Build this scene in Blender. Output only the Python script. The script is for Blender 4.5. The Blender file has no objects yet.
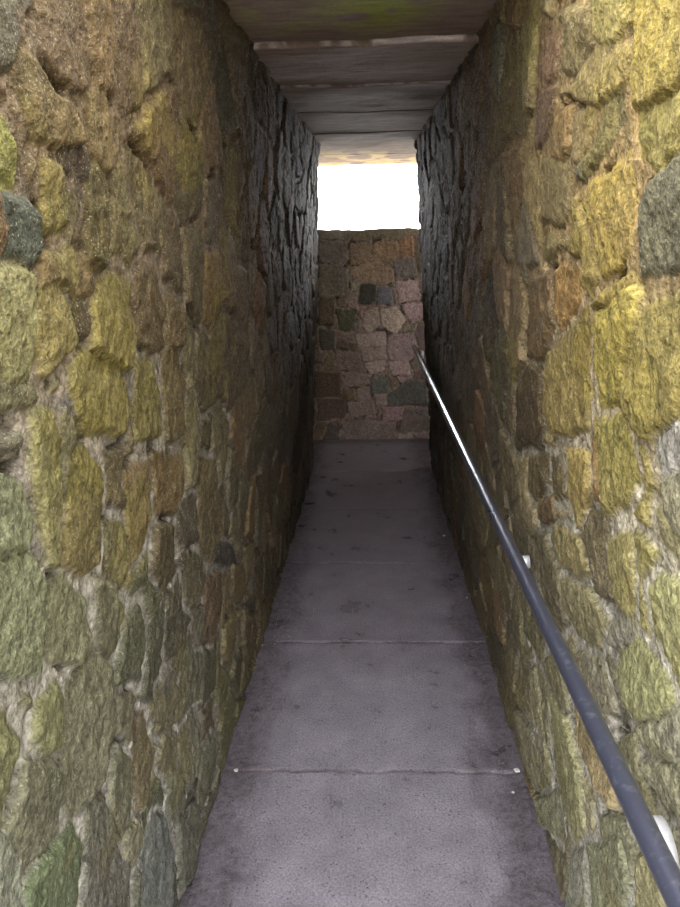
import bpy, bmesh, math, random
import numpy as np
from mathutils import Vector, Matrix

SC = bpy.context.scene
COL = SC.collection

# ------------------------------------------------------------------ camera
EYE = Vector((0.0, 0.0, 1.55))
YAW, PITCH, ROLL, FPX = 0.0431, 0.2980, -0.0233, 719.8
IW, IH = 680, 907


def cam_axes():
    cy, sy, cp, sp = math.cos(YAW), math.sin(YAW), math.cos(PITCH), math.sin(PITCH)
    f = Vector((-sy * cp, cy * cp, -sp))
    r = Vector((cy, sy, 0))
    u = r.cross(f)
    c, s = math.cos(ROLL), math.sin(ROLL)
    return r * c + u * s, u * c - r * s, f


RX, UX, FX = cam_axes()
cd = bpy.data.cameras.new('camera')
cd.sensor_fit = 'VERTICAL'
cd.sensor_height = 36.0
cd.lens = FPX / IH * 36.0
cd.clip_start = 0.02
cam = bpy.data.objects.new('camera', cd)
COL.objects.link(cam)
M = Matrix((RX, UX, -FX)).transposed().to_4x4()
M.translation = EYE
cam.matrix_world = M
SC.camera = cam

# ------------------------------------------------------------------ sky and exposure
SC.view_settings.view_transform = 'Standard'
SC.view_settings.look = 'None'
SC.view_settings.gamma = 1.0
SC.view_settings.use_curve_mapping = False
SC.view_settings.exposure = 0.93
SC.cycles.max_bounces = 12
SC.cycles.diffuse_bounces = 8

W = bpy.data.worlds.new('overcast_sky')
SC.world = W
W.use_nodes = True
nt = W.node_tree
nt.nodes.clear()
o = nt.nodes.new('ShaderNodeOutputWorld')
bg = nt.nodes.new('ShaderNodeBackground')
tc = nt.nodes.new('ShaderNodeTexCoord')
dot = nt.nodes.new('ShaderNodeVectorMath'); dot.operation = 'DOT_PRODUCT'
SKY_DIR = Vector((-0.62, -0.45, 0.64)).normalized()      # the brighter part of the cloud cover
dot.inputs[1].default_value = SKY_DIR
mr = nt.nodes.new('ShaderNodeMapRange')
mr.inputs['From Min'].default_value = -0.2
mr.inputs['From Max'].default_value = 1.0
mr.inputs['To Min'].default_value = 1.6
mr.inputs['To Max'].default_value = 5.4
nt.links.new(tc.outputs['Generated'], dot.inputs[0])
nt.links.new(dot.outputs['Value'], mr.inputs['Value'])
dot2 = nt.nodes.new('ShaderNodeVectorMath'); dot2.operation = 'DOT_PRODUCT'
dot2.inputs[1].default_value = Vector((0.15, 0.93, 0.33)).normalized()   # the open, brightest sky beyond the far end
mr2 = nt.nodes.new('ShaderNodeMapRange')
mr2.inputs['From Min'].default_value = 0.55
mr2.inputs['From Max'].default_value = 1.0
mr2.inputs['To Min'].default_value = 0.0
mr2.inputs['To Max'].default_value = 20.0
nt.links.new(tc.outputs['Generated'], dot2.inputs[0])
nt.links.new(dot2.outputs['Value'], mr2.inputs['Value'])
add = nt.nodes.new('ShaderNodeMath'); add.operation = 'ADD'
nt.links.new(mr.outputs['Result'], add.inputs[0]); nt.links.new(mr2.outputs['Result'], add.inputs[1])
nt.links.new(add.outputs[0], bg.inputs['Strength'])
bg.inputs['Color'].default_value = (0.98, 0.97, 1.0, 1)
nt.links.new(bg.outputs[0], o.inputs[0])

# ------------------------------------------------------------------ room measures (metres)
XL, XR, XLC, XRC = -0.4508, 0.4434, -0.3375, 0.3137     # wall feet and wall tops at the ceiling
HC = 2.076
Y_NEAR, Y_CORNER, Y_END = 0.0, 4.72, 5.4193
Y_ROOF0, Y_ROOF1 = 1.35, 6.38
H_END = 1.569


def srgb(r, g, b):
    out = []
    for c in (r, g, b):
        c /= 255.0
        out.append(c / 12.92 if c <= 0.04045 else ((c + 0.055) / 1.055) ** 2.4)
    return np.array(out)


# ------------------------------------------------------------------ helpers
def tag(ob, label=None, cat=None, group=None, kind=None):
    if label: ob['label'] = label
    if cat: ob['category'] = cat
    if group: ob['group'] = group
    if kind: ob['kind'] = kind
    return ob


def link(name, me, mat=None, parent=None):
    ob = bpy.data.objects.new(name, me)
    COL.objects.link(ob)
    if mat: me.materials.append(mat)
    if parent: ob.parent = parent
    return ob


def from_bm(name, bm, mat=None, parent=None, smooth=True):
    me = bpy.data.meshes.new(name)
    bm.to_mesh(me); bm.free()
    if smooth:
        me.polygons.foreach_set('use_smooth', [True] * len(me.polygons))
    return link(name, me, mat, parent)


RNG = np.random.default_rng(7)
_perm = RNG.random((256, 256))


def vnoise(x, y, seed=0):
    x = x + seed * 17.31; y = y + seed * 9.77
    xi = np.floor(x).astype(int); yi = np.floor(y).astype(int)
    fx = x - xi; fy = y - yi
    fx = fx * fx * fx * (fx * (fx * 6 - 15) + 10); fy = fy * fy * fy * (fy * (fy * 6 - 15) + 10)
    a = _perm[xi & 255, yi & 255]; b = _perm[(xi + 1) & 255, yi & 255]
    c = _perm[xi & 255, (yi + 1) & 255]; d = _perm[(xi + 1) & 255, (yi + 1) & 255]
    return (a * (1 - fx) + b * fx) * (1 - fy) + (c * (1 - fx) + d * fx) * fy


def fbm(x, y, seed=0, oct=4):
    s = 0; a = 0.5; t = 0
    for k in range(oct):
        s = s + a * vnoise(x, y, seed + k * 3.1); t += a
        a *= 0.5; x = x * 2.03; y = y * 2.03
    return s / t


def sstep(x, a, b):
    t = np.clip((x - a) / (b - a), 0, 1)
    return t * t * (3 - 2 * t)


def poly_sdf(px, py, poly):
    """signed distance, positive inside"""
    n = len(poly)
    d2 = np.full(px.shape, 1e9); inside = np.zeros(px.shape, bool)
    for i in range(n):
        ax, ay = poly[i]; bx, by = poly[(i + 1) % n]
        ex, ey = bx - ax, by - ay
        wx, wy = px - ax, py - ay
        t = np.clip((wx * ex + wy * ey) / (ex * ex + ey * ey + 1e-12), 0, 1)
        dx, dy = wx - ex * t, wy - ey * t
        d2 = np.minimum(d2, dx * dx + dy * dy)
        c = ((ay > py) != (by > py))
        xx = ax + (py - ay) * ex / (ey if abs(ey) > 1e-12 else 1e-12)
        inside ^= c & (px < xx)
    d = np.sqrt(d2)
    return np.where(inside, d, -d)


def view_ray(x, y):
    return FX + RX * ((x - IW / 2) / FPX) - UX * ((y - IH / 2) / FPX)


# ------------------------------------------------------------------ materials
def new_mat(name):
    m = bpy.data.materials.new(name); m.use_nodes = True
    nt = m.node_tree
    b = nt.nodes['Principled BSDF']
    return m, nt, b


def N(nt, t, **kw):
    n = nt.nodes.new(t)
    for k, v in kw.items():
        if hasattr(n, k): setattr(n, k, v)
        else: n.inputs[k].default_value = v
    return n


def noise(nt, vec, scale, detail=4, rough=0.6):
    n = nt.nodes.new('ShaderNodeTexNoise')
    n.inputs['Scale'].default_value = scale
    n.inputs['Detail'].default_value = detail
    n.inputs['Roughness'].default_value = rough
    nt.links.new(vec, n.inputs['Vector'])
    return n.outputs['Fac']


def maprange(nt, v, a, b, c, d):
    n = nt.nodes.new('ShaderNodeMapRange')
    for k, x in (('From Min', a), ('From Max', b), ('To Min', c), ('To Max', d)):
        n.inputs[k].default_value = x
    nt.links.new(v, n.inputs['Value'])
    return n.outputs['Result']


def mixcol(nt, fac, a, b, mode='MIX'):
    n = nt.nodes.new('ShaderNodeMix'); n.data_type = 'RGBA'; n.blend_type = mode
    for sock, v in ((n.inputs['Factor'], fac), (n.inputs['A'], a), (n.inputs['B'], b)):
        if sock.type != 'RGBA' and isinstance(v, (int, float)): sock.default_value = v
        elif isinstance(v, (tuple, list)): sock.default_value = v
        else: nt.links.new(v, sock)
    return [s for s in n.outputs if s.type == 'RGBA'][0]


def bump(nt, b, h, dist, strength=1.0, prev=None):
    n = nt.nodes.new('ShaderNodeBump')
    n.inputs['Strength'].default_value = strength
    n.inputs['Distance'].default_value = dist
    nt.links.new(h, n.inputs['Height'])
    if prev: nt.links.new(prev, n.inputs['Normal'])
    nt.links.new(n.outputs[0], b.inputs['Normal'])
    return n.outputs[0]


def stone_material():
    m, nt, b = new_mat('rubble_stone')
    geo = nt.nodes.new('ShaderNodeTexCoord').outputs['Object']
    at = nt.nodes.new('ShaderNodeAttribute'); at.attribute_name = 'stone_colour'
    f1 = noise(nt, geo, 130, 3, 0.65)
    f2 = noise(nt, geo, 34, 4, 0.6)
    f3 = noise(nt, geo, 300, 2, 0.5)
    v1 = maprange(nt, f1, 0.3, 0.7, 0.52, 1.48)
    v2 = maprange(nt, f2, 0.3, 0.7, 0.72, 1.28)
    c = mixcol(nt, 1.0, at.outputs['Color'], v1, 'MULTIPLY')
    c = mixcol(nt, 1.0, c, v2, 'MULTIPLY')
    # pale lichen grains
    l = maprange(nt, f3, 0.60, 0.68, 0.0, 0.45)
    c = mixcol(nt, l, c, (0.46, 0.44, 0.27, 1))
    nt.links.new(c, b.inputs['Base Color'])
    b.inputs['Roughness'].default_value = 0.85
    b.inputs['Specular IOR Level'].default_value = 0.25
    p = bump(nt, b, f2, 0.012, 0.8)
    p = bump(nt, b, f1, 0.006, 0.8, p)
    return m


STONE = stone_material()


def floor_material():
    m, nt, b = new_mat('worn_concrete_floor')
    geo = nt.nodes.new('ShaderNodeTexCoord').outputs['Object']
    at = nt.nodes.new('ShaderNodeAttribute'); at.attribute_name = 'stone_colour'
    f1 = noise(nt, geo, 160, 3, 0.6); f2 = noise(nt, geo, 7, 5, 0.6); f3 = noise(nt, geo, 420, 2, 0.6)
    c = mixcol(nt, 1.0, at.outputs['Color'], maprange(nt, f1, 0.3, 0.7, 0.62, 1.32), 'MULTIPLY')
    c = mixcol(nt, 1.0, c, maprange(nt, f2, 0.3, 0.7, 0.76, 1.22), 'MULTIPLY')
    v = nt.nodes.new('ShaderNodeTexVoronoi'); v.inputs['Scale'].default_value = 85
    nt.links.new(geo, v.inputs['Vector'])
    pit = maprange(nt, v.outputs['Distance'], 0.14, 0.24, 1.0, 0.0)
    sel = maprange(nt, noise(nt, geo, 21, 2), 0.47, 0.55, 0.0, 0.85)
    mm = nt.nodes.new('ShaderNodeMath'); mm.operation = 'MULTIPLY'
    nt.links.new(pit, mm.inputs[0]); nt.links.new(sel, mm.inputs[1])
    c = mixcol(nt, mm.outputs[0], c, (0.05, 0.045, 0.05, 1))
    nt.links.new(c, b.inputs['Base Color'])
    nt.links.new(maprange(nt, f2, 0.35, 0.7, 0.27, 0.45), b.inputs['Roughness'])
    b.inputs['Specular IOR Level'].default_value = 0.5
    p = bump(nt, b, f1, 0.003, 0.8)
    inv = maprange(nt, mm.outputs[0], 0, 1, 1, 0)
    p = bump(nt, b, inv, 0.002, 0.8, p)
    return m


def ceiling_material():
    m, nt, b = new_mat('concrete_roof_slab')
    geo = nt.nodes.new('ShaderNodeTexCoord').outputs['Object']
    at = nt.nodes.new('ShaderNodeAttribute'); at.attribute_name = 'stone_colour'
    mp = nt.nodes.new('ShaderNodeMapping'); mp.inputs['Scale'].default_value = (0.25, 1, 1)
    nt.links.new(geo, mp.inputs['Vector'])
    f1 = noise(nt, mp.outputs[0], 40, 4, 0.6); f2 = noise(nt, geo, 120, 3, 0.6)
    c = mixcol(nt, 1.0, at.outputs['Color'], maprange(nt, f1, 0.3, 0.7, 0.72, 1.25), 'MULTIPLY')
    c = mixcol(nt, 1.0, c, maprange(nt, f2, 0.3, 0.7, 0.85, 1.15), 'MULTIPLY')
    nt.links.new(c, b.inputs['Base Color'])
    b.inputs['Roughness'].default_value = 0.8
    p = bump(nt, b, f1, 0.004, 0.6)
    bump(nt, b, f2, 0.002, 0.6, p)
    return m


def simple_mat(name, col, rough=0.7, metal=0.0, var=0.15, scale=40, bmp=0.0):
    m, nt, b = new_mat(name)
    geo = nt.nodes.new('ShaderNodeTexCoord').outputs['Object']
    f = noise(nt, geo, scale, 4, 0.6)
    c = mixcol(nt, 1.0, (*col, 1), maprange(nt, f, 0.3, 0.7, 1 - var, 1 + var), 'MULTIPLY')
    nt.links.new(c, b.inputs['Base Color'])
    b.inputs['Roughness'].default_value = rough
    b.inputs['Metallic'].default_value = metal
    if bmp: bump(nt, b, f, bmp, 0.6)
    return m


# ------------------------------------------------------------------ stones traced on the walls (picture corner points, colour)
LEFT = [
 ([(-30,78),(0,78),(12,100),(25,120),(33,142),(32,172),(25,185),(-30,190)], (128,126,40)),
 ([(-30,-20),(28,-20),(28,35),(22,62),(-30,66)], (98,92,66)),
 ([(32,42),(50,58),(63,85),(82,105),(95,138),(75,140),(50,135),(43,108),(28,70)], (112,93,46)),
 ([(60,-15),(94,-15),(98,50),(105,82),(86,82),(65,62),(56,45)], (106,85,52)),
 ([(98,-15),(123,-15),(126,50),(125,92),(110,88),(103,55)], (114,90,48)),
 ([(128,-15),(142,-15),(150,70),(150,105),(135,110),(128,90)], (100,80,50)),
 ([(98,92),(118,95),(126,148),(120,172),(106,155)], (112,92,45)),
 ([(72,142),(92,140),(104,160),(100,178),(88,180),(75,165)], (76,62,42)),
 ([(58,165),(72,165),(78,190),(76,227),(60,222)], (120,104,40)),
 ([(78,185),(92,180),(96,205),(94,245),(82,250),(78,225)], (102,86,60)),
 ([(100,175),(112,165),(120,190),(118,227),(114,265),(100,262)], (94,82,38)),
 ([(16,197),(40,195),(50,215),(52,245),(45,255),(18,250)], (78,82,66)),
 ([(-30,195),(12,192),(14,230),(10,255),(2,280),(-30,280)], (106,80,40)),
 ([(3,280),(20,268),(48,272),(50,310),(48,345),(46,375),(28,380),(15,360),(4,340)], (132,127,70)),
 ([(52,285),(68,275),(80,310),(84,335),(72,350),(56,370),(51,340)], (120,106,45)),
 ([(55,252),(80,255),(105,268),(108,285),(90,292),(70,270),(55,278)], (112,92,45)),
 ([(108,282),(130,274),(142,290),(144,337),(140,365),(125,368),(106,342)], (124,110,34)),
 ([(82,302),(92,296),(102,312),(100,330),(92,335),(86,325)], (76,62,36)),
 ([(146,275),(165,268),(172,300),(172,345),(160,350),(148,335)], (96,78,42)),
 ([(84,368),(95,352),(112,352),(130,368),(137,395),(136,430),(96,434),(88,410),(82,385)], (122,110,38)),
 ([(147,357),(160,360),(168,400),(168,435),(148,440),(146,400)], (110,99,38)),
 ([(-30,345),(10,360),(18,385),(16,410),(8,440),(-30,445)], (112,116,80)),
 ([(20,384),(45,382),(52,395),(45,402),(25,405)], (112,106,70)),
 ([(48,407),(62,407),(71,430),(73,480),(73,540),(68,568),(62,565),(52,530),(50,480)], (124,118,62)),
 ([(83,458),(98,452),(114,470),(114,505),(110,560),(100,572),(78,568),(79,515),(82,480)], (114,101,44)),
 ([(75,402),(82,400),(87,425),(86,450),(83,452),(78,500),(75,450)], (99,93,86)),
 ([(-30,465),(15,470),(38,485),(43,520),(36,545),(16,552),(-30,540)], (120,124,84)),
 ([(20,560),(40,550),(54,585),(54,650),(50,675),(0,672),(-30,670),(-30,610),(12,575)], (114,119,80)),
 ([(60,590),(80,580),(96,600),(96,650),(86,668),(62,660),(57,630)], (113,113,75)),
 ([(108,579),(128,584),(136,605),(128,640),(120,655),(110,640)], (106,103,68)),
 ([(138,470),(160,465),(162,520),(155,545),(145,560),(138,530)], (122,99,55)),
 ([(120,522),(134,525),(138,560),(132,580),(118,570)], (111,103,60)),
 ([(137,612),(148,602),(155,640),(150,680),(124,680),(128,657)], (101,103,68)),
 ([(92,670),(105,652),(120,664),(122,700),(120,735),(110,785),(84,820),(74,800),(78,740),(80,690)], (113,111,75)),
 ([(52,705),(65,690),(74,702),(72,745),(58,750),(48,735)], (117,117,60)),
 ([(-30,725),(25,718),(32,745),(20,790),(12,825),(-30,830)], (117,119,62)),
 ([(38,765),(62,765),(72,790),(68,835),(40,870),(15,845),(32,800)], (111,109,75)),
 ([(38,890),(60,857),(85,827),(95,855),(92,880),(85,925),(36,925)], (96,113,62)),
 ([(-30,837),(20,834),(34,862),(34,925),(-30,925)], (126,131,105)),
 ([(122,762),(130,750),(142,770),(140,810),(130,832),(122,810)], (111,109,72)),
 ([(146,712),(154,717),(160,760),(155,800),(148,808),(144,770)], (102,82,64)),
 ([(100,802),(114,792),(122,820),(127,835),(115,848),(98,858)], (101,99,75)),
 ([(98,867),(128,845),(140,870),(138,925),(90,925)], (106,103,88)),
 ([(136,825),(146,820),(150,845),(145,862),(136,860)], (128,124,80)),
 ([(152,860),(160,822),(172,817),(180,850),(175,925),(150,925)], (110,118,110)),
 ([(188,735),(200,710),(206,725),(204,765),(195,790),(188,770)], (117,114,80)),
 ([(207,755),(218,735),(223,745),(220,780),(210,810),(205,790)], (114,114,78)),
 ([(174,770),(182,763),(190,785),(190,812),(178,815)], (119,119,80)),
 ([(166,760),(172,740),(185,735),(184,760),(174,766)], (110,104,80)),
 ([(164,690),(180,670),(184,700),(178,730),(166,735)], (108,100,78)),
 ([(184,815),(192,825),(204,800),(208,830),(196,880),(188,885)], (108,108,84)),
 ([(166,456),(190,456),(190,490),(182,515),(167,512)], (116,93,42)),
 ([(207,460),(222,465),(226,510),(226,535),(217,560),(207,545)], (110,91,45)),
 ([(164,527),(180,530),(184,570),(172,590),(162,570)], (96,81,45)),
 ([(193,554),(210,557),(211,580),(203,605),(194,600)], (104,93,55)),
 ([(213,577),(224,574),(226,600),(220,642),(211,638)], (112,83,40)),
 ([(228,627),(242,610),(244,640),(236,665),(228,650)], (117,96,52)),
 ([(238,564),(248,562),(250,590),(246,602),(238,592)], (110,89,48)),
 ([(222,547),(236,544),(242,560),(230,564),(221,562)], (70,62,50)),  # shaded recess, its darkness given as a stone colour
 ([(201,610),(209,607),(210,640),(204,642)], (112,101,70)),
 ([(247,610),(256,614),(262,635),(256,665),(248,650)], (107,89,55)),
 ([(172,300),(180,290),(192,310),(190,345),(176,350)], (98,80,44)),
 ([(172,355),(186,352),(192,380),(190,430),(174,440)], (100,84,42)),
]
RIGHT = [
 ([(583,-25),(614,-25),(612,20),(602,38),(588,45),(582,32)], (150,134,50)),
 ([(621,0),(640,-25),(700,-25),(676,25),(672,72),(650,95),(636,103),(620,108),(618,50)], (152,131,34)),
 ([(678,28),(705,20),(705,70),(678,74)], (116,96,50)),
 ([(590,50),(614,48),(614,75),(594,98),(584,108),(566,100),(562,85),(578,64)], (132,113,50)),
 ([(590,110),(605,92),(608,120),(592,150),(574,182),(568,172),(580,155)], (84,82,62)),
 ([(622,117),(640,110),(680,86),(705,76),(705,130),(660,152),(645,168),(626,155)], (142,128,42)),
 ([(580,187),(614,157),(620,195),(616,240),(606,262),(590,275),(585,245),(576,212)], (168,140,44)),
 ([(640,182),(665,156),(705,142),(705,265),(655,270),(630,270),(627,235),(629,205)], (106,101,72)),
 ([(545,115),(561,110),(561,145),(555,155),(540,160)], (136,106,45)),
 ([(558,10),(579,10),(580,50),(570,70),(552,72)], (127,109,55)),
 ([(530,30),(548,35),(545,75),(535,85),(528,70)], (118,88,55)),
 ([(535,165),(560,160),(560,205),(555,225),(534,222)], (124,106,55)),
 ([(563,117),(582,112),(574,150),(566,178),(563,160)], (132,111,58)),
 ([(528,90),(545,90),(542,113),(535,140),(526,150)], (111,85,55)),
 ([(546,272),(555,264),(569,277),(568,300),(552,326),(548,312)], (156,116,38)),
 ([(520,281),(543,274),(545,320),(538,353),(520,356)], (112,88,48)),
 ([(510,387),(525,364),(534,369),(536,425),(530,442),(508,448)], (86,69,38)),
 ([(541,357),(574,310),(577,365),(579,400),(576,428),(548,433),(541,415)], (137,117,45)),
 ([(585,317),(622,289),(627,297),(623,335),(611,368),(606,398),(588,406),(584,355)], (168,150,38)),
 ([(583,310),(592,290),(618,272),(625,280),(600,297)], (142,121,50)),
 ([(633,314),(645,302),(705,284),(705,392),(652,418),(638,434),(619,415),(616,380)], (142,126,44)),
 ([(589,417),(609,414),(617,440),(624,480),(614,503),(598,513),(591,470)], (147,133,50)),
 ([(560,450),(577,452),(578,485),(570,523),(558,495)], (158,134,46)),
 ([(542,458),(550,456),(557,496),(549,499)], (92,78,45)),
 ([(525,458),(540,455),(537,485),(530,500),(523,490)], (101,83,38)),
 ([(532,502),(544,497),(546,518),(538,525),(532,520)], (122,93,42)),
 ([(545,527),(568,537),(579,568),(570,577),(553,565),(543,542)], (142,126,55)),
 ([(652,480),(705,455),(705,548),(668,534),(656,510)], (137,131,97)),
 ([(642,442),(658,427),(705,404),(705,445),(652,470),(642,457)], (165,160,147)),
 ([(638,592),(650,574),(668,587),(705,617),(705,700),(676,693),(656,655),(641,630)], (164,161,90)),
 ([(642,507),(652,520),(668,540),(705,562),(705,586),(676,570),(656,546),(641,528)], (146,138,88)),
 ([(612,650),(625,640),(640,657),(658,688),(662,706),(626,720),(613,700),(609,670)], (153,152,75)),
 ([(600,542),(617,534),(623,580),(621,613),(608,600),(600,570)], (147,134,60)),
 ([(563,702),(573,702),(592,737),(608,778),(602,808),(588,790),(568,740)], (182,152,58)),
 ([(555,582),(580,587),(595,620),(590,648),(576,645),(558,610)], (142,131,70)),
 ([(545,700),(559,722),(571,760),(575,830),(565,838),(553,800),(546,760)], (152,146,64)),
 ([(513,712),(535,742),(530,788),(518,760)], (142,136,100)),
 ([(532,802),(551,787),(556,838),(545,833),(535,815)], (146,142,100)),
 ([(578,848),(612,842),(620,880),(610,925),(586,925)], (141,143,85)),
 ([(632,858),(645,862),(662,900),(668,925),(630,925)], (168,157,70)),
 ([(627,732),(665,714),(705,722),(705,758),(650,753),(632,748)], (152,149,111)),
 ([(632,764),(660,764),(705,772),(705,815),(655,810),(642,790)], (152,151,121)),
 ([(566,850),(574,852),(580,925),(560,925)], (141,141,110)),
 ([(588,820),(606,818),(626,850),(622,872),(612,838),(592,838)], (150,148,92)),
 ([(600,620),(608,606),(624,622),(622,636),(608,646),(600,640)], (140,134,108)),
 ([(515,590),(530,585),(540,625),(532,660),(518,630)], (120,110,66)),
 ([(534,665),(546,650),(556,680),(560,712),(545,694)], (138,128,66)),
 ([(570,655),(590,660),(600,690),(604,712),(590,716),(576,690)], (138,130,96)),
]
BACK = [  # left stones carry the shade on that side in their colour
 ([(320,266),(347,268),(347,290),(338,295),(320,295)], (92,84,70)),
 ([(353,268),(378,262),(392,270),(393,280),(385,285),(355,280)], (122,100,77)),
 ([(361,286),(376,286),(375,300),(372,304),(361,304)], (55,55,45)),
 ([(378,288),(390,290),(391,303),(378,305)], (86,83,88)),
 ([(397,283),(417,281),(420,298),(400,302)], (135,111,106)),
 ([(402,306),(422,304),(424,316),(410,322)], (135,109,105)),
 ([(366,312),(377,310),(380,325),(370,332),(364,325)], (136,119,101)),
 ([(382,312),(395,308),(404,320),(396,332),(383,328)], (152,132,112)),
 ([(336,310),(354,312),(354,328),(340,330)], (70,68,48)),
 ([(310,224),(350,224),(350,239),(310,238)], (102,96,86)),
 ([(352,224),(385,222),(430,222),(412,237),(353,239)], (106,96,77)),
 ([(320,242),(346,243),(346,262),(320,262)], (94,86,76)),
 ([(350,244),(370,243),(372,260),(352,264)], (112,92,70)),
 ([(374,244),(396,242),(398,256),(376,260)], (126,101,71)),
 ([(400,241),(412,239),(414,256),(402,257)], (132,96,66)),
 ([(394,262),(414,260),(417,275),(396,276)], (96,86,81)),
 ([(388,337),(412,333),(417,352),(410,360),(390,360),(386,350)], (122,100,95)),
 ([(356,335),(384,334),(384,346),(358,347)], (136,116,106)),
 ([(361,350),(384,349),(386,359),(364,361)], (131,111,101)),
 ([(366,364),(385,362),(384,371),(371,374)], (131,111,101)),
 ([(390,363),(407,361),(410,374),(394,375)], (131,106,101)),
 ([(337,352),(358,354),(362,368),(338,370)], (106,86,76)),
 ([(344,373),(370,376),(368,384),(346,386)], (112,94,82)),
 ([(372,381),(387,380),(388,392),(373,393)], (80,80,72)),
 ([(388,396),(410,381),(426,383),(427,404),(389,405)], (75,72,65)),
 ([(357,390),(369,388),(370,399),(359,400)], (118,98,88)),
 ([(375,396),(385,396),(385,405),(376,405)], (118,98,88)),
 ([(348,403),(372,402),(374,414),(350,417)], (112,92,82)),
 ([(384,408),(402,408),(402,420),(384,421)], (116,90,86)),
 ([(345,421),(395,424),(395,440),(342,440)], (98,82,74)),
 ([(320,298),(334,298),(333,325),(320,325)], (76,63,46)),
 ([(320,330),(334,333),(335,349),(322,350)], (62,56,46)),
 ([(316,374),(340,374),(340,395),(316,397)], (72,56,40)),
 ([(318,400),(344,401),(344,418),(318,420)], (74,57,47)),
 ([(405,410),(428,409),(428,430),(400,432)], (92,78,70)),
]


def unproject(poly, P0, n):
    out = []
    for x, y in poly:
        d = view_ray(x, y)
        t = (P0 - EYE).dot(n) / d.dot(n)
        out.append(EYE + d * t)
    return out


def rubble(u, v, traced, spacing, seed, base_fn, mortar_fn, bounds, gain, relief=1.0):
    """u,v arrays (metres on the wall face) -> relief height, colour.  traced: [(poly_uv, rgb)]"""
    rng = np.random.default_rng(seed)
    # wander of the joints
    wu = u + 0.028 * (fbm(u * 9, v * 9, seed + 1, 3) - 0.5) + 0.007 * (fbm(u * 45, v * 45, seed + 5, 2) - 0.5)
    wv = v + 0.028 * (fbm(u * 9, v * 9, seed + 2, 3) - 0.5) + 0.007 * (fbm(u * 45, v * 45, seed + 6, 2) - 0.5)
    tri = np.full(u.shape, -1); edge = np.full(u.shape, -1.0)       # owner and distance to its edge
    near = np.full(u.shape, 9.0)
    cent = []; col = []
    for i, (poly, c) in enumerate(traced):
        a = np.array(poly)
        lo = a.min(0) - 0.25; hi = a.max(0) + 0.25
        k = np.where((wu > lo[0]) & (wu < hi[0]) & (wv > lo[1]) & (wv < hi[1]))
        cent.append(a.mean(0)); col.append(np.array(c, float))
        if len(k[0]) == 0: continue
        # round the traced corners a little
        s = poly_sdf(wu[k], wv[k], [tuple(p) for p in poly])
        s = s + 0.013
        near[k] = np.minimum(near[k], np.maximum(-s, 0))
        better = s > np.maximum(edge[k], 0)
        kk = tuple(q[better] for q in k)
        tri[kk] = i; edge[kk] = s[better]
    # fill the rest with stones of random size
    u0, u1, v0, v1 = bounds
    seeds = []
    tries = 0
    target = int((u1 - u0) * (v1 - v0) / spacing ** 2 * 1.0)
    polys = [np.array(p) for p, _ in traced]
    while len(seeds) < target and tries < target * 40:
        tries += 1
        p = np.array([rng.uniform(u0, u1), rng.uniform(v0, v1)])
        r = spacing * rng.uniform(0.5, 1.0)
        if any((p[0] - q[0]) ** 2 + (p[1] - q[1]) ** 2 < (0.5 * (r + q[2])) ** 2 * 1.5 for q in seeds): continue
        bad = False
        for a in polys:
            lo = a.min(0) - 0.03; hi = a.max(0) + 0.03
            if lo[0] < p[0] < hi[0] and lo[1] < p[1] < hi[1]:
                if poly_sdf(np.array([p[0]]), np.array([p[1]]), [tuple(q) for q in a])[0] > -0.02:
                    bad = True; break
        if not bad: seeds.append((p[0], p[1], r))
    S = np.array(seeds)
    fu, fv = wu.ravel(), wv.ravel()
    own = np.empty(fu.size, int); bd = np.empty(fu.size)
    for a in range(0, fu.size, 60000):
        b = slice(a, a + 60000)
        d2 = (fu[b, None] - S[None, :, 0]) ** 2 + (fv[b, None] - S[None, :, 1]) ** 2
        ix = np.argpartition(d2, 3, axis=1)[:, :4]
        dd = np.take_along_axis(d2, ix, 1)
        od = np.argsort(dd, 1); ix = np.take_along_axis(ix, od, 1); dd = np.take_along_axis(dd, od, 1)
        best = np.full(dd.shape[0], 9.0)
        for k in (1, 2, 3):
            L = np.hypot(S[ix[:, k], 0] - S[ix[:, 0], 0], S[ix[:, k], 1] - S[ix[:, 0], 1])
            best = np.minimum(best, (dd[:, k] - dd[:, 0]) / (2 * L))
        own[b] = ix[:, 0]; bd[b] = best
    own = own.reshape(u.shape); bd = bd.reshape(u.shape)
    nt_ = len(traced)
    free = tri < 0
    mort = relief * (0.0025 + 0.0095 * fbm(u * 5, v * 5, seed + 9, 2))
    e2 = np.minimum(bd, near - 0.004) - mort
    owner = np.where(free, own + nt_, tri)
    e = np.where(free, e2, edge - mort * 0.55)
    for q in seeds:
        cent.append(np.array(q[:2])); col.append(base_fn(q[0], q[1], rng))
    cent = np.array(cent); col = np.array(col)
    K = len(cent)
    amp = rng.uniform(0.004, 0.010, K); tu = rng.uniform(-0.08, 0.08, K); tv = rng.uniform(-0.10, 0.07, K)
    ph = rng.uniform(0, 50, K)
    prof = sstep(e, 0.0, 0.011) * 0.85 + 0.15 * sstep(e, 0.0, 0.05)
    du = u - cent[owner, 0]; dv = v - cent[owner, 1]
    tilt = np.clip(du * tu[owner] + dv * tv[owner], -0.018, 0.022)
    rough = (np.abs(fbm(u * 11 + ph[owner], v * 11, seed + 11, 4) - 0.5) * -2 + 0.5) * 0.009
    fine = (fbm(u * 85, v * 60, seed + 12, 3) - 0.5) * 0.007
    h = prof * (amp[owner] + tilt + rough) + fine
    joint = e < 0
    h = np.where(joint, fine * 1.2 + np.clip(-e, 0, 0.02) * 0.15, h) * relief
    hole = sstep(fbm(u * 16, v * 16, seed + 33, 3), 0.60, 0.68)
    h = h - 0.018 * relief * hole * sstep(-e, -0.004, 0.004)
    # colour
    c = col[owner]
    lin = c / 255.0
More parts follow.
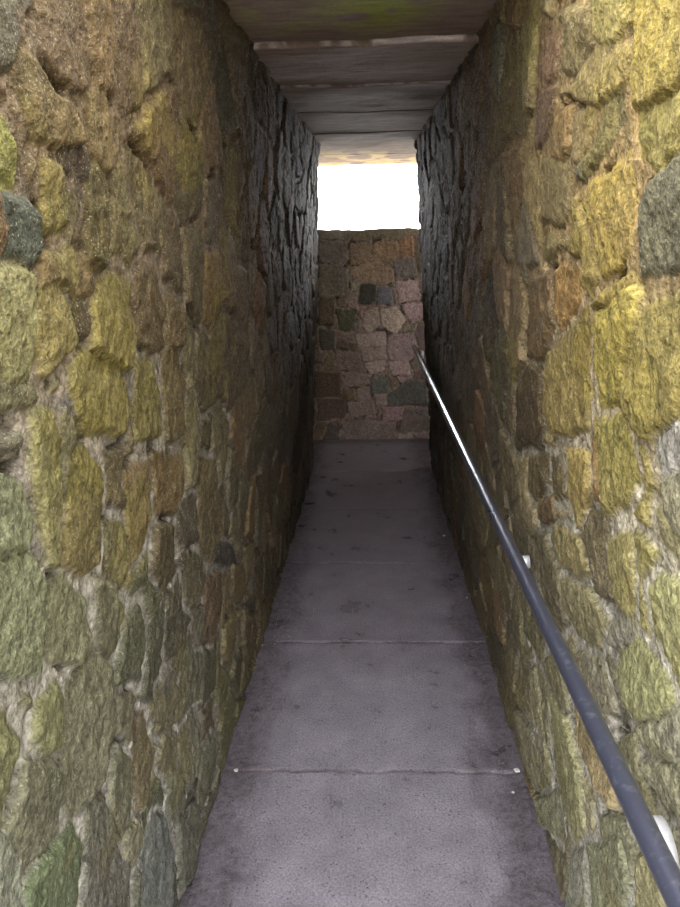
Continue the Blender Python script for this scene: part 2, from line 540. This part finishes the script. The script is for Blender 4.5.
    lin = np.where(lin <= 0.04045, lin / 12.92, ((lin + 0.055) / 1.055) ** 2.4)
    g_ = lin.mean(-1, keepdims=True)
    lin = lin * 0.76 + g_ * 0.24 * np.array([1.04, 1.0, 0.92])
    blot = fbm(u * 7, v * 7, seed + 20, 4)
    lin = lin * (0.72 + 0.56 * blot)[..., None]
    # moss on stone and joint
    mf, mcol = MOSS(u, v, seed)
    lin = lin * (1 - mf[..., None]) + mcol * mf[..., None]
    mc = mortar_fn(u, v)
    pat = 0.55 + 0.9 * fbm(u * 30, v * 30, seed + 30, 3)
    mm = sstep(-e, -0.006, 0.003)[..., None]
    dirt = hole[..., None]
    mcl = (mc * 0.85 + lin * 0.15) * pat[..., None] * (1 - 0.6 * dirt)
    lin = lin * (1 - mm) + mcl * mm
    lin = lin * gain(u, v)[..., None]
    return h, np.clip(lin, 0.004, 0.82)


def MOSS(u, v, seed):
    near = 1 - sstep(u, 1.2, 3.0)
    f = fbm(u * 4.5, v * 4.5, seed + 40, 4)
    m = sstep(f, 0.52, 0.66) * near * 0.45
    g = fbm(u * 3, v * 3, seed + 44, 2)[..., None]
    col = srgb(142, 122, 44) * g + srgb(106, 108, 54) * (1 - g)
    return m, col


def mesh_from_grid(name, P, C, back, mat, label_kind):
    """P (nu,nv,3) front face; back: function giving the hidden back corner for the rim"""
    nu, nv, _ = P.shape
    verts = P.reshape(-1, 3)
    idx = np.arange(nu * nv).reshape(nu, nv)
    q = np.stack([idx[:-1, :-1], idx[1:, :-1], idx[1:, 1:], idx[:-1, 1:]], -1).reshape(-1, 4)
    rim = np.concatenate([idx[:, 0], idx[-1, 1:], idx[-2::-1, -1], idx[0, -2:0:-1]])
    bv = np.array([back(verts[i]) for i in rim])
    nb = len(rim); b0 = len(verts)
    r2 = np.roll(rim, -1); bi = b0 + np.arange(nb); bi2 = np.roll(bi, -1)
    rq = np.stack([rim, bi, bi2, r2], -1)
    allv = np.concatenate([verts, bv])
    faces = np.concatenate([q, rq])
    me = bpy.data.meshes.new(name)
    me.vertices.add(len(allv)); me.vertices.foreach_set('co', allv.astype(np.float32).ravel())
    nf = len(faces)
    me.loops.add(nf * 4 + nb)
    me.polygons.add(nf + 1)
    me.loops.foreach_set('vertex_index', np.concatenate([faces.ravel(), bi[::-1]]).astype(np.int32))
    me.polygons.foreach_set('loop_start', np.concatenate([np.arange(nf) * 4, [nf * 4]]).astype(np.int32))
    sm = np.ones(nf + 1, bool); sm[len(q):] = False
    me.polygons.foreach_set('use_smooth', sm)
    me.update(calc_edges=True)
    a = me.attributes.new('stone_colour', 'FLOAT_COLOR', 'POINT')
    cc = np.ones((len(allv), 4), np.float32)
    cc[:len(verts), :3] = C.reshape(-1, 3)
    cc[len(verts):, :3] = C.reshape(-1, 3)[rim]
    a.data.foreach_set('color', cc.ravel())
    ob = link(name, me, mat)
    bm = bmesh.new(); bm.from_mesh(me)
    bmesh.ops.recalc_face_normals(bm, faces=bm.faces); bm.to_mesh(me); bm.free()
    return tag(ob, kind='structure')


def graded(a, b, d0, d1, y0, y1):
    """positions from a to b whose spacing grows from d0 (before y0) to d1 (after y1)"""
    out = [a]
    while out[-1] < b:
        t = min(max((out[-1] - y0) / (y1 - y0), 0), 1)
        out.append(out[-1] + d0 + (d1 - d0) * t)
    out[-1] = b
    return np.array(out)


# ------------------------------------------------------------------ side walls
TAPER = {1: 0.021, -1: 0.011}      # the passage narrows a little towards its far end


def side_wall(name, xf, xc, sgn, traced_px, seed, base_fn, mortar_fn, gain):
    """sgn +1: inner face looks towards +X (left wall); the face turns the corner at Y_CORNER"""
    RET = 0.55
    R = 0.07
    us = np.concatenate([graded(Y_NEAR, 0.35, 0.02, 0.010, 0.0, 0.3)[:-1], graded(0.35, Y_CORNER + RET, 0.0042, 0.011, 1.6, 4.0)])
    vs = np.linspace(-0.02, HC + 0.012, 440)
    U, V = np.meshgrid(us, vs, indexing='ij')
    TP = TAPER[sgn]
    P0 = Vector((xf - sgn * (0.010 + TP * 1.3), 0, 0)); n = Vector((1, -sgn * TP, -(xc - xf) / HC)).normalized()
    tr = []
    for poly, c in traced_px:
        w = unproject(poly, P0 + n * sgn * 0.012, n)
        tr.append(([(p.y, p.z) for p in w], c))
    h, C = rubble(U, V, tr, 0.19, seed, base_fn, mortar_fn, (Y_NEAR, Y_CORNER + RET, -0.05, HC + 0.1), gain)
    h = h - 0.010
    ds = (0.32 * (1 - sstep(V, 0.6, 1.3)) * (1 - sstep(U, 1.4, 2.6)) + 0.06)[..., None]
    C = C * (1 - ds) + C.mean(-1, keepdims=True) * ds * np.array([1.02, 1.02, 0.92])
    # base line of the face, with a rounded corner at the far end
    X0 = P0.x + (xc - xf) * V / HC + sgn * TP * np.minimum(U, Y_CORNER)
    ys = np.minimum(U, Y_CORNER - R)
    over = np.maximum(U - (Y_CORNER - R), 0)
    ang = np.clip(over / R, 0, math.pi / 2)
    rest = np.maximum(over - R * math.pi / 2, 0)
    bx = -(R - R * np.cos(ang)) - rest
    by = ys + R * np.sin(ang)
    nx = np.cos(ang); ny = np.sin(ang)
    X = X0 + sgn * (bx + nx * h)
    Y = by + ny * h
    P = np.stack([X, Y, V], -1)
    back_x = xf - sgn * 0.75
    def back(p):
        return (back_x, min(p[1], Y_CORNER - 0.25), p[2])
    return mesh_from_grid(name, P, C, back, STONE, None)


def lerp_pal(pts, y):
    ys = [p[0] for p in pts]
    return np.array([np.interp(y, ys, [p[1][k] for p in pts]) for k in range(3)])


def base_left(y, z, rng):
    hi = lerp_pal([(0.6, (108, 104, 62)), (1.2, (106, 92, 50)), (2.2, (98, 78, 50)), (3.4, (76, 62, 48)), (4.7, (62, 55, 49))], y)  # far tones lowered: dimness of the far end is in the palette
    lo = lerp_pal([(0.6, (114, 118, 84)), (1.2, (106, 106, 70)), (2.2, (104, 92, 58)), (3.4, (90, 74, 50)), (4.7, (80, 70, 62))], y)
    t = min(max((1.35 - z) / 0.8, 0), 1)
    c = hi * (1 - t) + lo * t
    k = rng.uniform(0.80, 1.16)
    tint = rng.normal(0, 2, 3)
    if rng.random() < 0.12: c = c * np.array([1.06, 0.95, 0.8])
    if rng.random() < 0.12: c = c * 0.5 + 0.5 * c.mean() * np.array([0.97, 0.93, 0.86])
    return np.clip(c * k + tint, 25, 200)


def base_right(y, z, rng):
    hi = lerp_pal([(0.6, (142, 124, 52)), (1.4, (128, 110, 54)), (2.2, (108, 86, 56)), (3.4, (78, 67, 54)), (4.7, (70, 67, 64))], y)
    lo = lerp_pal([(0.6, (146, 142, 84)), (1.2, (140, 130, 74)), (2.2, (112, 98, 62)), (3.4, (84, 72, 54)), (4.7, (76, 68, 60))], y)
    t = min(max((1.25 - z) / 0.7, 0), 1)
    c = hi * (1 - t) + lo * t
    k = rng.uniform(0.82, 1.14)
    if rng.random() < 0.12: c = c * np.array([1.06, 0.95, 0.8])
    if rng.random() < 0.10: c = c * 0.5 + 0.5 * c.mean() * np.array([0.97, 0.92, 0.80])
    return np.clip(c * k + rng.normal(0, 2, 3), 25, 200)


def mort_left(u, v):
    t = sstep(u, 1.0, 2.6)[..., None]
    w = (1 - sstep(v, 0.9, 1.7))[..., None]
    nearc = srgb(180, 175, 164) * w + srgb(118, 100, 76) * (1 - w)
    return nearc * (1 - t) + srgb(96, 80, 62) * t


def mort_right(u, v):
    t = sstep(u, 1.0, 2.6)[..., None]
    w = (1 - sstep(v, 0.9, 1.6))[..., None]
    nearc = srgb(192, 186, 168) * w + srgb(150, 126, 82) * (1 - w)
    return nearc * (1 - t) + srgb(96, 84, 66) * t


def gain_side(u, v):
    return 0.98 - 0.30 * sstep(u, 2.6, 4.2)      # shade of the far end put into the stone colour


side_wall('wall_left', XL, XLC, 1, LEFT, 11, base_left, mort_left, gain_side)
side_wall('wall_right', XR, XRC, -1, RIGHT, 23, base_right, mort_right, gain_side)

# ------------------------------------------------------------------ end wall
BW = 1.75


def end_wall():
    us = np.linspace(-BW, BW, 640)
    vs = np.linspace(-0.02, H_END, 330)
    U, V = np.meshgrid(us, vs, indexing='ij')
    n = Vector((0, 1, 0)); P0 = Vector((0, Y_END - 0.02, 0))
    tr = [([(p.x, p.z) for p in unproject(poly, P0, n)], c) for poly, c in BACK]
    def base(x, z, rng):
        c = np.array([112, 94, 82.]) if x > -0.15 else np.array([84, 70, 54.])  # darker left stones: shade on that side painted into the colour
        return np.clip(c * rng.uniform(0.8, 1.12) + rng.normal(0, 4, 3), 20, 200)
    def mort(u, v):
        return np.broadcast_to(srgb(104, 90, 80), u.shape + (3,))
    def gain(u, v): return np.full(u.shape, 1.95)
    global MOSS
    old = MOSS
    MOSS = lambda u, v, s: (np.zeros(u.shape), srgb(90, 90, 50))
    h, C = rubble(U, V, tr, 0.13, 31, base, mort, (-BW, BW, -0.05, H_END + 0.05), gain, 0.55)
    MOSS = old
    top = H_END + 0.02 * (fbm(U * 9, U * 0 + 3, 5, 3) - 0.5)
    Vv = np.minimum(V * top / H_END, top)
    rr = np.clip((V - (H_END - 0.05)) / 0.05, 0, 1)
    Y = Y_END - h + 0.05 * (1 - np.sqrt(np.maximum(1 - rr * rr, 0)))
    P = np.stack([U, Y, Vv], -1)
    return mesh_from_grid('wall_back', P, C, lambda p: (p[0], Y_END + 0.30, p[2]), STONE, None)


end_wall()


# ------------------------------------------------------------------ floor
FLOOR = floor_material()
J0, JS = 1.7913, 0.71


def make_floor():
    xs = np.linspace(-1.9, 1.9, 420)
    ys = graded(Y_NEAR - 1.5, Y_END + 0.05, 0.006, 0.009, 1.0, 4.0)
    U, V = np.meshgrid(xs, ys, indexing='ij')
    js = [J0 + JS * k for k in range(-4, 6)]
    h = (fbm(U * 6, V * 6, 3, 3) - 0.5) * 0.004
    base = np.broadcast_to(srgb(123, 121, 125), U.shape + (3,)).copy()
    tone = np.ones(U.shape)
    for k, j in enumerate(js):
        w = 0.006 * (fbm(U * 24, U * 0 + j, 8, 3) - 0.5) * 2
        d = np.abs(V - j - w)
        h -= 0.006 * (1 - sstep(d, 0.001, 0.005))
        jc = (1 - sstep(d, 0.002, 0.006))[..., None]
        pale = sstep(fbm(U * 10, V * 10, 50 + k, 3), 0.42, 0.6)[..., None]
        edgecol = srgb(80, 70, 72) * (1 - pale) + srgb(168, 158, 158) * pale
        base = base * (1 - 0.8 * jc) + edgecol * 0.8 * jc
    slab = np.floor((V - J0) / JS).astype(int)
    st = np.array([1.0, 1.02, 0.96, 1.0, 0.95, 0.93, 0.97, 0.94, 1.03, 0.98, 1.0, 1.0])
    base *= st[slab % 12][..., None]
    # dark dirt gathered along the foot of the side walls
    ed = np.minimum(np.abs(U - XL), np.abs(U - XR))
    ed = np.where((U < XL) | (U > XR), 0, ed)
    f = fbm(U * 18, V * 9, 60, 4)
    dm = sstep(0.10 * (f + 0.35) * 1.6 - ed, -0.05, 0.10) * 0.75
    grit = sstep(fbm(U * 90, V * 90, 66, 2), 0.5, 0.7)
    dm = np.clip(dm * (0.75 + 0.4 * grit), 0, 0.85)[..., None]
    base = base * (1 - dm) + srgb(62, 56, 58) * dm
    fe = sstep(V, Y_END - 0.22, Y_END - 0.06)[..., None] * 0.6  # floor darker close to the end wall
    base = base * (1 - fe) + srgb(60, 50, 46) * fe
    h += (grit - 0.4) * 0.004 * dm[..., 0]
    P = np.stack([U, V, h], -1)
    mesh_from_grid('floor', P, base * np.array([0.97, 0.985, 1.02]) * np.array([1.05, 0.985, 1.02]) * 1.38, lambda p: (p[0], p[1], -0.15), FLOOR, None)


make_floor()

# ------------------------------------------------------------------ roof slabs
CEIL = ceiling_material()


def make_ceiling():
    xs = np.linspace(-1.9, 1.9, 380)
    ys = graded(Y_ROOF0, Y_ROOF1, 0.006, 0.006, 1, 2)
    U, V = np.meshgrid(xs, ys, indexing='ij')
    js = [2.3416 - 0.5822, 2.3416, 2.9238, 3.506, 4.20, 4.63, 5.5]
    h = (fbm(U * 5, V * 5, 71, 3) - 0.5) * 0.010
    steps = np.array([0.0, 0.004, -0.009, -0.014, -0.015, -0.018, 0.0, 0.0])
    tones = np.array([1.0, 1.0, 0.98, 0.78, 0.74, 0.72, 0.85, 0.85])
    wob = 0.012 * (fbm(U * 7, U * 0 + 1, 75, 3) - 0.5)
    k = np.searchsorted(np.array(js), (V + wob).ravel()).reshape(V.shape)
    h = h + steps[k]
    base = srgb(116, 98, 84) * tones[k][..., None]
    for i, j in enumerate(js):
        d = np.abs(V + wob - j)
        h += (0.03 if i == 5 else 0.012) * (1 - sstep(d, 0.003 if i != 5 else 0.02, 0.010 if i != 5 else 0.035))
        if i in (1, 2):
            chip = sstep(fbm(U * 16, V * 16, 80 + i, 3), 0.32, 0.5)
            b = (1 - sstep(np.abs(V + wob - j + 0.004), 0.006, 0.015)) * chip
            base = base * (1 - b[..., None]) + srgb(225, 215, 205) * 1.0 * b[..., None]
        b = (1 - sstep(d, 0.002, 0.007))[..., None] * 0.6
        base = base * (1 - b) + srgb(60, 50, 45) * b
    # moss on the first slab, yellow stains on the last
    m = sstep(fbm(U * 8, V * 8, 90, 4), 0.40, 0.55) * np.exp(-(((U - 0.03) / 0.13) ** 2 + ((V - 2.03) / 0.17) ** 2))
    m = np.clip(m + 0.8 * sstep(fbm(U * 8, V * 8, 93, 4), 0.45, 0.6) * np.exp(-(((U + 0.22) / 0.08) ** 2 + ((V - 2.05) / 0.14) ** 2)), 0, 1)[..., None]
    base = base * (1 - m) + srgb(112, 118, 30) * 1.4 * m
    y = sstep(fbm(U * 6, V * 4, 95, 3), 0.5, 0.62) * sstep(V, 5.1, 5.6)
    base = base * (1 - 0.6 * y[..., None]) + srgb(170, 150, 100) * 0.6 * y[..., None]
    P = np.stack([U, V, HC + h], -1)
    mesh_from_grid('ceiling', P, base * np.array([0.98, 1.0, 1.03]) * 1.7, lambda p: (p[0], p[1], HC + 0.22), CEIL, None)


make_ceiling()

# ------------------------------------------------------------------ ground outside
def make_ground():
    m = simple_mat('pale_outside_ground', (0.16, 0.15, 0.12), 0.9, 0, 0.3, 3)
    bm = bmesh.new()
    n = 24
    vs = [[bm.verts.new(((i / n - 0.5) * 60, (j / n - 0.5) * 60 + 3, -0.16)) for j in range(n + 1)] for i in range(n + 1)]
    for i in range(n):
        for j in range(n):
            bm.faces.new((vs[i][j], vs[i + 1][j], vs[i + 1][j + 1], vs[i][j + 1]))
    ob = from_bm('ground', bm, m)
    tag(ob, kind='structure')


make_ground()


def light_blocker(name, x0, x1, h):  # unseen walls added to block and shape light in the cross passage
    m = bpy.data.materials.get('light_blocker_stone') or simple_mat('light_blocker_stone', (0.20, 0.17, 0.14), 0.9, 0, 0.35, 12, 0.02)
    bm = bmesh.new()
    bmesh.ops.create_cube(bm, size=1)
    for v in bm.verts:
        v.co = Vector(((x0 + x1) / 2 + v.co.x * (x1 - x0), 5.1 + v.co.y * 1.5, h / 2 - 0.05 + v.co.z * (h + 0.1)))
    bmesh.ops.bevel(bm, geom=bm.edges[:], offset=0.02, segments=2, affect='EDGES')
    tag(from_bm(name, bm, m, None, False), kind='structure')


light_blocker('wall_blocker_left', -1.5, -1.0, HC + 0.05)  # unseen, added to darken the left of the end wall
light_blocker('wall_blocker_right', 1.3, 1.7, 0.95)  # unseen, kept low to let light in from the right

# ------------------------------------------------------------------ handrail
def tube(bm, pts, r, seg=24, caps=True):
    rings = []
    pts = [Vector(p) for p in pts]
    for i, p in enumerate(pts):
        t = (pts[min(i + 1, len(pts) - 1)] - pts[max(i - 1, 0)]).normalized()
        a = t.cross(Vector((0, 0, 1)))
        if a.length < 1e-3: a = t.cross(Vector((1, 0, 0)))
        a.normalize(); b = a.cross(t)
        rr = r[i] if isinstance(r, (list, tuple)) else r
        rings.append([bm.verts.new(p + (a * math.cos(2 * math.pi * k / seg) + b * math.sin(2 * math.pi * k / seg)) * rr) for k in range(seg)])
    for i in range(len(rings) - 1):
        for k in range(seg):
            bm.faces.new((rings[i][k], rings[i][(k + 1) % seg], rings[i + 1][(k + 1) % seg], rings[i + 1][k]))
    if caps:
        bm.faces.new(rings[0][::-1]); bm.faces.new(rings[-1])
    bmesh.ops.recalc_face_normals(bm, faces=bm.faces)


RAIL_M, nt_, b_ = new_mat('dark_painted_steel_pipe')
g_ = nt_.nodes.new('ShaderNodeTexCoord').outputs['Object']
f_ = noise(nt_, g_, 60, 4, 0.6); f2_ = noise(nt_, g_, 9, 4, 0.6)
c_ = mixcol(nt_, maprange(nt_, f_, 0.55, 0.72, 0, 0.6), (0.060, 0.066, 0.098, 1), (0.15, 0.16, 0.20, 1))
nt_.links.new(c_, b_.inputs['Base Color'])
nt_.links.new(maprange(nt_, f2_, 0.3, 0.7, 0.26, 0.40), b_.inputs['Roughness'])
b_.inputs['Metallic'].default_value = 0.3
b_.inputs['Coat Weight'].default_value = 0.8
b_.inputs['Coat Roughness'].default_value = 0.16
bump(nt_, b_, f_, 0.0006, 0.5)
PLATE_M = simple_mat('pale_galvanised_steel', (0.62, 0.63, 0.65), 0.5, 0.3, 0.15, 60)

ZR, RR = 0.87, 0.0148


def at_z(x, y, z):
    d = view_ray(x, y)
    return EYE + d * ((z - EYE.z) / d.z)


def make_handrail():
    far = at_z(414.3, 347, ZR); mid = at_z(534, 600, ZR); near = at_z(637.5, 813, ZR)
    root = bpy.data.objects.new('handrail', None); COL.objects.link(root)
    root.location = (near.x, near.y, ZR)
    tag(root, 'dark steel pipe handrail running along the right stone wall', 'handrail')
    L = Vector(root.location)
    d = (near - far).normalized()
    start = near + d * 0.75
    bm = bmesh.new()
    pts = [start.lerp(far, k / 30) - L for k in range(31)]
    # hemispherical far end
    e = pts[-1]; rad = [RR] * len(pts)
    for k in (30, 60, 80):
        pts.append(e - d * RR * math.sin(math.radians(k))); rad.append(RR * math.cos(math.radians(k)))
    tube(bm, pts, rad, 28)
    from_bm('pipe', bm, RAIL_M, root)
    n = Vector((HC, 0, -(XRC - XR))).normalized()
    for px, py, fr in ((659, 850, 0.042), (525, 562, 0.016), (422, 355, 0.03)):
        dv = view_ray(px, py)
        P0 = Vector((XR - 0.014, 0, 0))
        wall = EYE + dv * ((P0 - EYE).dot(n) / dv.dot(n))
        k = (near - far).normalized()
        t = (wall - far).dot(k)
        a = far + k * max(t, 0.05) - L
        wl = wall - L
        bm = bmesh.new()
        low = Vector((a.x, a.y, -RR - 0.012))
        tube(bm, [wl, wl.lerp(low, 0.5) - Vector((0, 0, 0.004)), low + Vector((0.008, 0, -0.002)), low + Vector((0, 0, 0.005)), a], 0.006, 12)
        br = from_bm('bracket', bm, PLATE_M, root)
        bm = bmesh.new()
        tube(bm, [wl + n * 0.010, wl - n * 0.004, wl - n * 0.008], [fr, fr, fr - 0.003], 28)
        from_bm('wall_flange', bm, PLATE_M, br)
    return root


make_handrail()


# ------------------------------------------------------------------ loose chips and pebbles on the floor
CHIP = simple_mat('white_mortar_chip', (0.72, 0.70, 0.68), 0.85, 0, 0.12, 200, 0.001)
GREYP = simple_mat('grey_pebble', (0.30, 0.28, 0.28), 0.8, 0, 0.2, 150, 0.001)


def chip(name, label, group, x, y, size, mat, seed):
    rnd = random.Random(seed)
    p = at_z(x, y, 0.0)
    bm = bmesh.new()
    bmesh.ops.create_icosphere(bm, subdivisions=2, radius=1)
    sx, sy, sz = size * rnd.uniform(0.8, 1.2), size * rnd.uniform(0.6, 1.0), size * 0.5
    for v in bm.verts:
        j = 1 + 0.18 * math.sin(v.co.x * 3 + seed) * math.cos(v.co.y * 4 - seed) + rnd.uniform(-0.08, 0.08)
        v.co = Vector((v.co.x * sx * j, v.co.y * sy * j, v.co.z * sz * j))
    zm = min(v.co.z for v in bm.verts)
    for v in bm.verts: v.co.z -= zm
    ob = from_bm(name, bm, mat, None, False)
    ob.location = (p.x, p.y, -0.001); ob.rotation_euler.z = rnd.uniform(0, 6)
    tag(ob, label, 'stone chip', group)


CHIPS = [
 ('mortar_chip', 'white mortar chip on the nearest slab, beside the foot of the right wall', 513, 793, 0.0055, CHIP),
 ('mortar_chip', 'pale chip at the right end of the nearest floor joint', 517, 771, 0.008, CHIP),
 ('mortar_chip', 'pale chip at the left end of the nearest floor joint', 236, 771, 0.008, CHIP),
 ('mortar_chip', 'small white chip by the left wall just before the second floor joint', 262, 646, 0.0055, CHIP),
 ('mortar_chip', 'small white chip by the left wall midway along the second slab', 254, 668, 0.006, CHIP),
 ('mortar_chip', 'small white chip by the right wall, farthest of the white chips', 444, 536, 0.007, CHIP),
 ('mortar_chip', 'small white chip at the right wall foot beyond the second floor joint', 467, 598, 0.0055, CHIP),
 ('pebble', 'dark pebble lying on the nearest slab, left of its middle', 341, 799, 0.0045, GREYP),
 ('pebble', 'dark pebble lying near the middle of the nearest slab close to the camera', 388, 818, 0.004, GREYP),
]
for i, (nm, lb, x, y, sz, mt) in enumerate(CHIPS):
    chip(nm, lb, None, x, y, sz, mt, i + 1)


def floor_grit():
    rnd = random.Random(5)
    bm = bmesh.new()
    for i in range(900):
        y = 1.0 + 2.6 * rnd.random() ** 1.3
        side = rnd.random() < 0.55
        off = 0.012 + abs(rnd.gauss(0, 0.045))
        x = (XR - 0.017 * (y - 1.3) - 0.012 - off) if side else (XL + 0.021 * (y - 1.3) + 0.012 + off)
        r = rnd.uniform(0.0012, 0.0034)
        pts = [Vector((rnd.gauss(0, 1), rnd.gauss(0, 1), rnd.gauss(0, 0.7))).normalized() * r for _ in range(8)]
        vs = [bm.verts.new(Vector((x, y, r * 0.5)) + p) for p in pts]
        bmesh.ops.convex_hull(bm, input=vs)
    m = simple_mat('grey_grit', (0.16, 0.145, 0.145), 0.85, 0, 0.5, 90)
    ob = from_bm('floor_grit', bm, m, None, False)
    tag(ob, 'dark grit scattered on the concrete along the foot of both walls', 'grit', None, 'stuff')


floor_grit()
